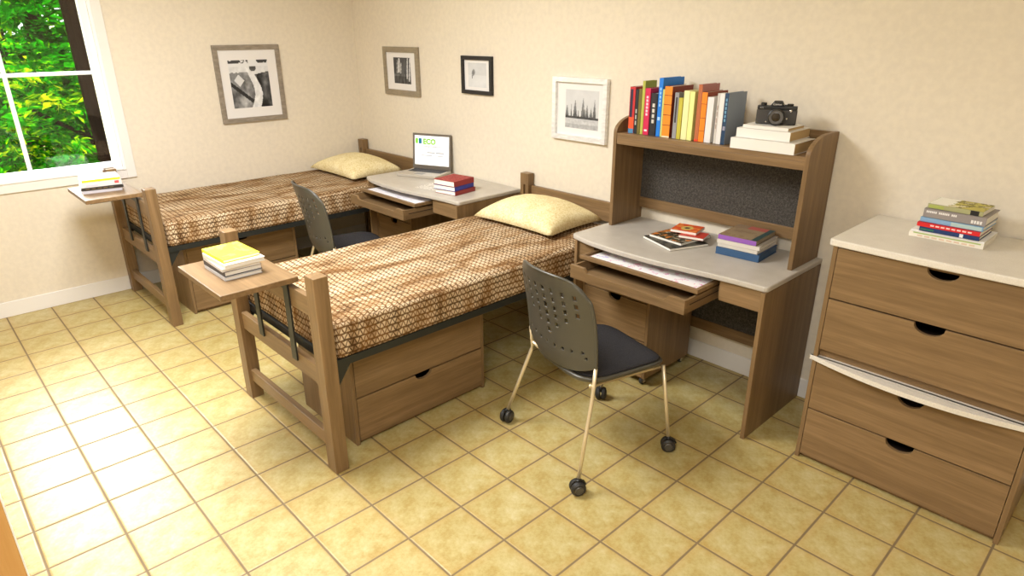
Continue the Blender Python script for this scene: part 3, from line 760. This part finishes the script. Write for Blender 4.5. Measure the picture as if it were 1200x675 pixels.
# tray books, near bed
def cov_yellow(u, v): return (228, 224, 46) if fbm(u * 3, v * 3) < .25 else (234, 232, 84)
gb = 'books on the near tray'
def traypile(items, cx, cy, z):
    # spines face -x; rotate so local -y -> world -x
    for (lb, g, L, D, T, cv, dx, dy, rz, kw) in items:
        book(lb, g, L, D, T, cv, pos=(cx + dx, cy + dy, z), rz=R_(rz), **kw); z += T + .0008
traypile([
 ('pale grey book at the bottom of the pile on the near tray', gb, .230, .158, .015, (200, 200, 204), 0, 0, 0, {}),
 ('book with charcoal spine second from the bottom on the near tray', gb, .226, .158, .021, (66, 64, 68), -.004, .002, 1, {}),
 ('light grey book in the middle of the pile on the near tray', gb, .224, .160, .013, (214, 210, 206), -.002, -.002, -1, {}),
 ('white book right under the yellow one on the near tray', gb, .232, .170, .018, (240, 236, 224), .008, .002, 2, {}),
 ('bright yellow book on top of the pile on the near tray', gb, .218, .158, .014, (244, 232, 54), -.012, .006, 2, dict(top_art=(24, 18, cov_yellow))),
], 2.602, -2.323, .8607)
gb = 'books on the window tray'
traypile([
 ('pale grey book at the bottom of the pile on the tray below the window', gb, .220, .225, .020, (196, 192, 198), 0, 0, 83, {}),
 ('dark brown and black book second from the bottom below the window', gb, .234, .228, .017, (44, 38, 32), .004, .002, 82, dict(marks=dash(.1, .8, (110, 90, 60), 5))),
 ('white book with red spot in the pile below the window', gb, .222, .222, .032, (226, 220, 216), -.002, .004, 83, dict(marks=[(.82, .93, .35, .85, (214, 90, 90)), (.1, .4, .2, .5, (204, 200, 210))])),
 ('white book with yellow spine on top of the pile below the window', gb, .214, .215, .015, (248, 246, 240), -.004, .004, 83, dict(spine_col=(232, 222, 30))),
], .556, -2.262, .8607)

# near desk books
def cov_abs(u, v):
    n = fbm(u * 4.5, v * 4, 3.1); m_ = fbm(u * 9, v * 8, 8)
    if n > .25: return (206, 120, 40)
    if n > .05: return (110, 84, 48)
    if m_ > .3: return (190, 176, 150)
    return (44, 52, 34) if m_ > -.1 else (62, 44, 30)
def cov_face(u, v):
    n = fbm(u * 3 + 4, v * 3, 5); r = math.hypot((u - .5) / .22, (v - .45) / .33)
    if r < .45: return (96, 78, 44)
    if r < 1: return (222, 190, 100)
    return (226, 84, 36) if n < .15 else (238, 140, 60)
gb = 'paperbacks and magazines on the hutch desk'
def cov_side(u, v):
    n = fbm(u * 6, v * 5, 2)
    return (86, 82, 70) if n > .1 else (40, 38, 32)
zz = DH + .0008
book('flat magazine with white edge at the bottom of the small desk pile', gb, .250, .235, .0125, (60, 56, 48), pos=(3.505, -.408, zz), rz=R_(-22), hard=False, flip=True, top_art=(24, 24, cov_side)); zz += .0136
book('flat picture book with dark brown and orange cover in the desk pile', gb, .215, .235, .013, (70, 54, 36), pos=(3.526, -.362, zz), rz=R_(-7.5), hard=False, flip=True, top_art=(30, 30, cov_abs)); zz += .0144
book('small red and white paperback under the orange one', gb, .130, .110, .0125, (206, 66, 50), pos=(3.628, -.280, zz), rz=R_(14), hard=False, flip=True); zz += .0134
book('small orange red paperback with a face-like cover on top', gb, .140, .135, .014, (222, 78, 40), pos=(3.566, -.258, zz), rz=R_(12), hard=False, flip=True, top_art=(26, 26, cov_face))
gb = 'hardbacks piled by the hutch side'
zz = DH + .0008
def cov_p(u, v):
    if u > .86: return (56, 78, 76)
    if v > .74: return (186, 96, 84) if u > .35 else (150, 124, 96)
    return (160, 136, 104) if fbm(u * 5, v * 5, 1) > -.2 else (148, 122, 92)
book('dark blue hardback at the bottom of the right pile on the hutch desk', gb, .220, .225, .036, (50, 84, 122), (54, 90, 128), pos=(3.905, -.308, zz), rz=R_(4)); zz += .0370
book('off-white hardback second from the bottom of the right desk pile', gb, .205, .230, .018, (206, 198, 186), pos=(3.900, -.303, zz), rz=R_(3)); zz += .0188
book('cream hardback just under the purple spined one on the hutch desk', gb, .215, .235, .019, (214, 206, 194), pos=(3.902, -.303, zz), rz=R_(5)); zz += .0198
book('hardback with purple spine and tan cover on top of the right desk pile', gb, .195, .235, .024, (136, 116, 92), (170, 156, 132), pos=(3.892, -.300, zz), rz=R_(4), spine_col=(146, 92, 178), top_art=(28, 28, cov_p))

# laptop desk books: spines face +x
gb = 'red and blue books beside the laptop'
zz = DH + .0008
def cov_red(u, v): return (150, 42, 40) if fbm(u * 12, v * 12, 2) < .2 else (176, 74, 66)
for (lb, T, c, dx, dy, a, ta) in (('dark red hardback at the bottom of the pile beside the laptop', .029, (138, 40, 40), 0, 0, 98, None),
     ('royal blue hardback in the middle of the pile beside the laptop', .030, (44, 52, 150), -.006, -.002, 101, None),
     ('dark red hardback on top of the pile beside the laptop', .036, (146, 40, 40), -.002, -.006, 99, (20, 20, cov_red))):
    book(lb, gb, .205, .190, T, c, pos=(1.925 + dx, -.388 + dy, zz), rz=R_(a), top_art=ta); zz += T + .0010

# dresser books
gb = 'books on the dresser'
DT = 1.0378
def cov_top(u, v):
    n = fbm(u * 3, v * 4, 6)
    if u < .38 + .1 * n: return (250, 248, 236)
    return (196, 186, 90) if n > .1 else (126, 116, 40) if n > -.25 else (226, 218, 180)
zz = DT
for (lb, L, D, T, c, dx, dy, a, kw) in (
  ('cream book with green stripe at the bottom of the dresser pile', .258, .190, .022, (238, 230, 214), 0, 0, -1, dict(marks=[(.06, .96, .72, .92, (168, 190, 110))] + [(.12 + .1 * i, .19 + .1 * i, .25, .5, (226, 196, 170)) for i in range(8)])),
  ('white magazine lying second from the bottom of the dresser pile', .252, .190, .007, (244, 242, 238), .002, 0, -1, dict(hard=False)),
  ('thin navy book below the red one in the dresser pile', .205, .180, .017, (24, 52, 104), .008, -.008, -1, dict(marks=[(.68, .74, .1, .9, (235, 235, 240)), (.02, .25, .3, .6, (50, 120, 90))])),
  ('bright red book in the middle of the dresser pile', .215, .170, .016, (214, 26, 30), .002, -.010, -1, dict(hard=False, marks=[(.22 + .085 * i, .28 + .085 * i, .4, .75, (250, 210, 205)) for i in range(8)])),
  ('pale blue book above the red one in the dresser pile', .215, .180, .018, (130, 170, 206), .006, .002, -2, dict(marks=[(.5, .98, .1, .9, (176, 202, 200))])),
  ('thick grey book with white lettering in the dresser pile', .212, .185, .034, (146, 138, 134), .010, .006, -1, {}),
  ('small book with olive and cream picture cover on top of the dresser pile', .188, .150, .017, (170, 168, 120), .004, .018, -2, dict(hard=False, top_art=(30, 20, cov_top), marks=[(.78, .93, -.1, 1.0, (30, 28, 26)), (.03, .30, .1, .8, (170, 180, 90))]))):
    bk = book(lb, gb, L, D, T, c, pos=(4.738 + dx, -.274 + dy, zz), rz=R_(a), **kw); zz += T + .0010
    if 'thick grey' in lb:
        for k in list(range(6)) + list(range(7, 13)) + [14, 15, 16]:
            B().box(-.096 + k * .0062, -.096 + k * .0062 + .0046, -.0012, -.0002, .019, .027).build('spine_print', cm(236, 232, 228), bk)
        for k in range(4): B().box(.058 + k * .0095, .058 + k * .0095 + .007, -.0012, -.0002, .006, .018).build('spine_print', cm(230, 226, 222), bk)

# ------------------------------------------------------------------ film camera on the white books
t = thing('film_camera', 'black film camera with round lens standing on the white book pile', 'camera', (3.941, -.170, zt + .0003), R_(21))
Wc, Hc, Dc = .150, .056, .034
t.scale = (1.16, 1.16, 1.16)
body = B().box(-Wc / 2, Wc / 2, -Dc / 2, Dc / 2, 0, Hc).build('camera_body', mat('camera leatherette', C(66, 62, 58), 0.6), t, bevel=.004, seg=3)
B().box(-Wc / 2 + .001, Wc / 2 - .001, -Dc / 2 + .001, Dc / 2 - .001, Hc + .0002, Hc + .015).build('top_plate', M['black'], t, bevel=.003, seg=3)
B().prism([(-.027, Hc + .0155), (.027, Hc + .0155), (.016, Hc + .034), (-.013, Hc + .034)], 1, -Dc / 2 - .004, Dc / 2 - .006).build('prism_housing', M['black'], t, bevel=.002)
b = B().lathe([(.030, 0), (.031, .006), (.029, .010), (.029, .024), (.031, .026), (.031, .034), (.0275, .036), (.0265, .030)], (.002, -Dc / 2 - .0003, .031), (0, -1, 0), 32)
ln_ = b.build('lens_barrel', M['black'], t, bevel=0)
B().lathe([(.0262, .0302), (.016, .033), (.004, .0345)], (.002, -Dc / 2, .031), (0, -1, 0), 32).build('front_element', M['glass_dark'], ln_, smooth=True)
B().lathe([(.0312, .0272), (.0316, .0275), (.0316, .0325), (.0312, .0328)], (.002, -Dc / 2, .031), (0, -1, 0), 32).build('focus_ring', cm(92, 88, 84), ln_)
B().lathe([(.011, 0), (.011, .008), (.009, .010)], (-.052, 0, Hc + .0155), (0, 0, 1), 20).build('rewind_knob', M['black'], t)
B().lathe([(.012, 0), (.012, .007), (.010, .008)], (.047, .001, Hc + .0155), (0, 0, 1), 20).build('shutter_dial', M['black'], t)
B().box(.022, .040, -.004, .004, Hc + .0155, Hc + .020).build('winding_lever', cm(70, 68, 66), t, bevel=.001)
B().lathe([(.005, 0), (.005, .003), (.003, .004)], (.052, -Dc / 2 - .0003, .054), (0, -1, 0), 16).build('self_timer_knob', M['silver'], t)
B().lathe([(.0035, 0), (.0035, .005), (.002, .006)], (.040, -Dc / 2 - .0003, .024), (0, -1, 0), 16).build('front_button', M['silver'], t)
B().lathe([(.003, 0), (.003, .005), (.002, .006)], (-.035, -Dc / 2 - .0003, .010), (0, -1, 0), 16).build('front_button', M['silver'], t)
mt = Matrix.Translation((-.016, -Dc / 2 - .0045, Hc + .0185)) @ Matrix.Rotation(R_(90), 4, 'X')
text_mesh('Contax', .0105, cm(232, 228, 222), t, mt, 'brand_lettering')
mt = Matrix.Translation((-.064, -Dc / 2 + .0006, Hc + .004)) @ Matrix.Rotation(R_(90), 4, 'X')
text_mesh('RTS', .008, cm(200, 196, 190), t, mt, 'brand_lettering')

# ------------------------------------------------------------------ laptop
a = R_(22)
t = thing('laptop', 'open silver laptop with white screen reading ECO on the far desk', 'laptop', (1.215, -.215, DH + .001), a)
LW, LD = .345, .245
base = B().box(-LW / 2, LW / 2, -LD / 2, LD / 2, 0, .020).build('laptop_base', mat('laptop silver', C(196, 188, 176), 0.35, .4), t, bevel=.004, seg=3)
b = B()
for r_ in range(5):
    for k in range(14): b.box(-.145 + k * .0208, -.145 + k * .0208 + .0178, .002 + r_ * .0186, .002 + r_ * .0186 + .0155, .0203, .0222)
kb = b.build('keyboard', cm(62, 62, 66), base); 
B().box(-.150, .150, -.003, .098, .0201, .0206).build('keyboard_bed', cm(40, 40, 44), base)
B().box(-.040, .035, -.085, -.030, .0201, .0208).build('touchpad', cm(150, 146, 140), base)
B().box(-.155, .155, .100, .112, .0201, .0230).build('speaker_bar', cm(80, 76, 72), base)
lid = bpy.data.objects.new('lid', None); COL.objects.link(lid); lid.parent = t; lid.location = (0, LD / 2 - .006, .0225); lid.rotation_euler = (R_(-5), 0, 0)
LH = .272
b = B(); bz = .016
b.box(-LW / 2, LW / 2, 0.002, .010, 0, LH).box(-LW / 2, LW / 2, -.002, .0019, 0, .028).box(-LW / 2, LW / 2, -.002, .0019, LH - bz, LH)
b.box(-LW / 2, -LW / 2 + bz, -.002, .0019, .0281, LH - bz - .0001).box(LW / 2 - bz, LW / 2, -.002, .0019, .0281, LH - bz - .0001)
b.build('screen_bezel', mat('laptop bezel', C(116, 108, 98), 0.4, .3), lid)
sw0, sw1, sh0, sh1 = -LW / 2 + bz, LW / 2 - bz, .0285, LH - bz - .0005
B().box(sw0, sw1, .0002, .0018, sh0, sh1).build('screen', M['screen'], lid)
def rr(x0, x1, z0, z1, colr):
    r = .006; p = []
    for cx, cz, a0 in ((x1 - r, z1 - r, 0), (x0 + r, z1 - r, 90), (x0 + r, z0 + r, 180), (x1 - r, z0 + r, 270)):
        for k in range(5): q = R_(a0 + k * 22.5); p.append((cx + r * math.cos(q), cz + r * math.sin(q)))
    return B().prism(p, 1, -.0006, .0001).build('screen_logo', colr, lid)
def glow(name, c, s):
    m = mat(name, C(*c), .4); b_ = m.node_tree.nodes['Principled BSDF']; b_.inputs['Emission Color'].default_value = C(*c); b_.inputs['Emission Strength'].default_value = s; return m
rr(sw0 + .008, sw0 + .030, .193, .234, glow('logo green', (120, 196, 50), .4)); rr(sw0 + .037, sw0 + .064, .192, .234, glow('logo blue', (10, 110, 140), .4))
mt = Matrix.Translation((sw0 + .078, -.0004, .192)) @ Matrix.Rotation(R_(90), 4, 'X')
text_mesh('ECO', .056, glow('text green', (124, 186, 50), .4), lid, mt, 'screen_text', bold=.0026)
gt = cm(150, 153, 158)
mt = Matrix.Translation((sw0 + .076, -.0004, .168)) @ Matrix.Rotation(R_(90), 4, 'X'); text_mesh('Design Solutions', .025, gt, lid, mt, 'screen_text')
b = B()
for x0, x1, z0, z1 in ((.112, .185, .122, .131), (.192, .268, .122, .131), (.062, .160, .100, .106), (.205, .262, .100, .106)): b.box(sw0 + x0, sw0 + x1, -.0005, .0001, z0, z1)
b.build('screen_text', cm(190, 193, 198), lid)

# ------------------------------------------------------------------ papers
def plan(u, v):
    n = fbm(u * 14, v * 9, 3); m_ = abs(fbm(u * 5, v * 4, 9))
    if m_ < .05 and n > -.1: return (236, 178, 206)
    if .3 < u < .95 and n > .42: return (240, 190, 200)
    if u < .35 and n > .38: return (206, 196, 232)
    return (248, 244, 242)
def paper(label, loc, w, h, fn, rz=0, nx=64, ny=24, g=None):
    o = art('paper_sheet', None, w, h, nx, ny, fn, lambda x, y: (x - w / 2, y - h / 2, 0))
    o.rotation_euler = (0, 0, rz); tag(o, label, 'paper', g, loc, rz)
    md = o.modifiers.new('solidify', 'SOLIDIFY'); md.thickness = .0004; md.offset = 1
    return o
paper('white drawing with pink and violet lines in the shallow tray of the hutch desk', (DX2 + .516, -.552, .7066), .640, .230, plan, nx=110, ny=40)
paper('plain white drawing lying in the shallow tray of the laptop desk', (DX1 + .451, -.552, .7066), .640, .230, lambda u, v: (246, 242, 246) if fbm(u * 9, v * 6, 5) < .4 else (226, 220, 234))
def sketch(u, v):
    n = abs(fbm(u * 5, v * 6, 4)); k = fbm(u * 16, v * 16, 7)
    if n < .06: return (160, 152, 142)
    return (228, 222, 212) if k < .1 else (206, 199, 188)
paper('loose sheet with faint pencil sketch on the laptop desk, left of the red books', (1.655, -.40, DH + .0006), .300, .200, sketch, R_(10), 60, 40)

# ------------------------------------------------------------------ pictures on the walls
def picture(label, wall, a0, a1, z0, z1, fw, fm, proj, board, pr, fn, nx=60, ny=60, gl=False):
    """wall 'back': a = x (faces -y); wall 'left': a = y (faces +x); pr = (a0,a1,z0,z1) of the print"""
    ac, zc = (a0 + a1) / 2, (z0 + z1) / 2
    loc = (ac, -.0008, zc) if wall == 'back' else (.0008, ac, zc)
    t = thing('picture_frame', label, 'picture', loc, 0, 'framed black and white pictures')
    def bx(b, p0, p1, q0, q1, d0, d1):
        if wall == 'back': b.box(p0 - ac, p1 - ac, -d1, -d0, q0 - zc, q1 - zc)
        else: b.box(d0, d1, p0 - ac, p1 - ac, q0 - zc, q1 - zc)
    b = B()
    bx(b, a0, a1, z0, z0 + fw, 0, proj); bx(b, a0, a1, z1 - fw, z1, 0, proj); bx(b, a0, a0 + fw, z0 + fw, z1 - fw, 0, proj); bx(b, a1 - fw, a1, z0 + fw, z1 - fw, 0, proj)
    b.build('frame', fm, t, bevel=.0012)
    b = B(); bx(b, a0 + fw, a1 - fw, z0 + fw, z1 - fw, .001, board); b.build('mat_board', M['mat_board'], t)
    w, h = pr[1] - pr[0], pr[3] - pr[2]
    if wall == 'back': f3 = lambda x, y: (pr[0] + x - ac, -board - .0006, pr[2] + y - zc)
    else: f3 = lambda x, y: (board + .0006, pr[0] + x - ac, pr[2] + y - zc)
    art('print', t, w, h, nx, ny, fn, f3)
    return t
def p_dunes(u, v):   # torn light and dark shapes with a small dark disc near the top
    n = fbm(u * 3.2, v * 3.0, 1.7); k = fbm(u * 10, v * 9, 4)
    if v > .86: return 60 if (v > .93 and (u < .5 or u > .72) and k > -.25) else 226
    if math.hypot((u - .60) / .07, (v - .86) / .065) < 1: return 70
    if math.hypot((u - .60) / .085, (v - .84) / .075) < 1: return 90
    tr = .58 + .10 * math.sin(v * 5)
    if abs(u - tr) < .06 + .09 * (1 - v) * .6: return int(226 + 20 * k)
    if v > .74 + .05 * n: return int(220 + 14 * k)
    if abs(u - .22) + abs(v - .58) < .13: return 214
    if abs((v - .40) + (u - .15) * .75) < .05: return 34
    if u > .68: return int(96 + 90 * n + 30 * k - 60 * (1 - v))
    return int(128 + 80 * n + 26 * k)
def p_trees(u, v):   # dark trunks with bright gaps
    k = fbm(u * 4, v * 1.2, 2); base = 74 + 34 * k
    for c, w, a, b_ in ((.30, .045, .42, .97), (.42, .02, .40, .8), (.80, .03, .2, .98), (.93, .03, .1, .98), (.19, .012, .4, .9)):
        if abs(u - c - .10 * (v - .5)) < w and a < v < b_: return int(216 + 16 * k)
    if v < .36: base = 66 + 50 * fbm(u * 9, v * 2, 3) + (30 if v > .28 else 0)
    return int(base)
def p_leaf(u, v):    # pale sheet with one small dark feather
    d_ = math.hypot((u - .28 - .10 * (v - .5)) / .085, (v - .60) / .14)
    if d_ < 1: return int(110 + 40 * d_ + 20 * fbm(u * 20, v * 20))
    if abs(u - .22 - .10 * (v - .42)) < .022 and .36 < v < .5: return 110
    return int(206 + 8 * fbm(u * 3, v * 3, 2) + (10 if v < .5 else 0))
def p_stones(u, v):  # misty row of spires over still water
    if v > .32:
        hgt = 0
        for c, w, h in ((.05, .05, .30), (.18, .02, .32), (.30, .06, .45), (.40, .02, .2), (.54, .06, .50), (.66, .05, .34), (.78, .05, .24), (.88, .05, .48), (.60, .02, .26)):
            hgt = max(hgt, h * max(0, 1 - abs(u - c) / w) ** .8)
        if v - .32 < hgt: return int(88 + 60 * (v - .32) / max(hgt, .01) + 30 * fbm(u * 20, v * 12, 2))
        return int(206 - 26 * max(0, .62 - v) + 6 * fbm(u * 4, v * 4, 1))
    if v > .25: return int(64 + 26 * fbm(u * 12, v * 20, 4))
    return int(192 + 16 * fbm(u * 14, v * 16, 6) - 20 * (v < .12))
picture('large grey-framed abstract black and white photograph on the window wall', 'left', -1.240, -.714, 1.143, 1.722, .036, M['frame_grey'], .020, .010, (-1.136, -.823, 1.253, 1.611), p_dunes)
picture('taupe-framed photograph of dark tree trunks, first on the back wall beside the corner', 'back', .447, .936, 1.326, 1.700, .042, M['frame_taupe'], .020, .010, (.588, .822, 1.418, 1.619), p_trees)
picture('small black-framed pale picture on the back wall above the laptop', 'back', 1.468, 1.800, 1.391, 1.652, .027, M['frame_black'], .022, .008, (1.535, 1.735, 1.440, 1.605), p_leaf, 50, 40)
picture('silver-framed misty spires photograph on the back wall, left of the hutch', 'back', 2.388, 2.830, 1.168, 1.549, .030, M['frame_silver'], .030, .008, (2.488, 2.757, 1.243, 1.476), p_stones, 80, 70)

# ------------------------------------------------------------------ outside: ground and trees
m = M['lawn'] = mat('sunlit lawn', rough=.9); tt = NT(m); n = tt.noise(tt.coord(), .6, 5, .7)
tt.link(tt.ramp(n, (.38, C(120, 140, 30)), (.50, C(200, 196, 90)), (.62, C(240, 236, 190))), tt.b.inputs['Base Color'])
struct(B().box(-80, -.3, -60, 60, -3.4, -3.2).build('ground', M['lawn']))
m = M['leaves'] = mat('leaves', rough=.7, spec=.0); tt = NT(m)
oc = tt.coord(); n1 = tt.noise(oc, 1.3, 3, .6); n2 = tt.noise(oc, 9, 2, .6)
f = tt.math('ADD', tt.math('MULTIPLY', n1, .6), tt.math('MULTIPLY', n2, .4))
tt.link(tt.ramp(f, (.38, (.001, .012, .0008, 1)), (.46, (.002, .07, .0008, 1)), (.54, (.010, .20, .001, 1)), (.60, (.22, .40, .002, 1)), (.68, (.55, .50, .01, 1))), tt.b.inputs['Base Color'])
M['bark'] = mat('bark', C(20, 14, 12), .95, spec=.0)
def tree(label, x, y, zb, zt_, rad, nleaf, seed, size=.16, trunk=.12, lean=0.0):
    t = thing('tree', label, 'tree', (x, y, -3.2), 0, 'trees outside the window')
    rnd = random.Random(seed); b = B()
    b.tube([(0, 0, 0), (.02, .03, (zb + zt_) / 4 + 1.6), (lean * .5, lean, zb + 3.2), (lean, lean * 1.6, zt_ + 2.6)], trunk, 12)
    b.build('trunk', M['bark'], t)
    for k in range(9):
        an = rnd.uniform(0, 6.28); h0 = zb + 3.2 + rnd.uniform(-.4, (zt_ - zb) * .7)
        ex, ey = math.cos(an) * rad * .8, math.sin(an) * rad * .8
        B().tube([(lean * .6, lean, h0), (ex * .5, ey * .5, h0 + .35), (ex, ey, h0 + .5)], trunk * .28, 7).build('branch', M['bark'], t)
    vs, fs = [], []
    # leaves grouped in drooping sprays
    nsp = nleaf // 14
    for s_ in range(nsp):
        while True:
            p = Vector((rnd.uniform(-1, 1), rnd.uniform(-1, 1), rnd.uniform(-1, 1)))
            c = Vector((p.x * rad, p.y * rad, (zb + zt_) / 2 + 3.2 + p.z * (zt_ - zb) / 2))
            if .25 < p.length < 1 and fbm(c.x * 1.1 / size * .16 + seed * 9, c.y * 1.1, c.z * 1.5, 3) > -.08: break
        an = rnd.uniform(0, 6.28); dr = Vector((math.cos(an), math.sin(an), rnd.uniform(-.5, .15)))
        for k in range(14):
            q = c + dr * (k * size * .22) + Vector((rnd.gauss(0, 1), rnd.gauss(0, 1), rnd.gauss(0, .6))) * size * .35
            d1 = (dr + Vector((rnd.gauss(0, .5), rnd.gauss(0, .5), rnd.gauss(0, .3)))).normalized()
            nrm = Vector((rnd.gauss(0, .5), rnd.gauss(0, .5), 1)).normalized(); sd = d1.cross(nrm).normalized()
            L = size * rnd.uniform(.7, 1.3); w = L * .22; i0 = len(vs)
            vs += [q, q + d1 * L * .45 + sd * w, q + d1 * L - nrm * L * .12, q + d1 * L * .45 - sd * w]
            fs.append((i0, i0 + 1, i0 + 2, i0 + 3))
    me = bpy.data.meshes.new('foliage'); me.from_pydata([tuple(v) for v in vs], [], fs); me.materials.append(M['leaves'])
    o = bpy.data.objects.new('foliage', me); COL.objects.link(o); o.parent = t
tree('leafy green tree with slim leaning trunk, second closest to the window', -4.2, -1.45, -1.6, 2.5, 1.1, 6000, 1, .15, .09, .15)
tree('yellow green broad tree filling the left window panes', -7.8, -1.6, -2.4, 2.7, 1.45, 9000, 2, .19, .14)
tree('dark green tree seen low through the right panes', -12.4, -.3, -3.0, 3.0, 1.9, 9000, 3, .22, .18)
tree('dense tree far out behind the others in the left panes', -19.0, .7, -3.2, 3.6, 2.8, 9000, 4, .28, .2)
tree('tall tree whose dark bare trunk passes the right panes', -2.0, -1.70, 4.3, 6.3, .9, 1500, 5, .15, .085)
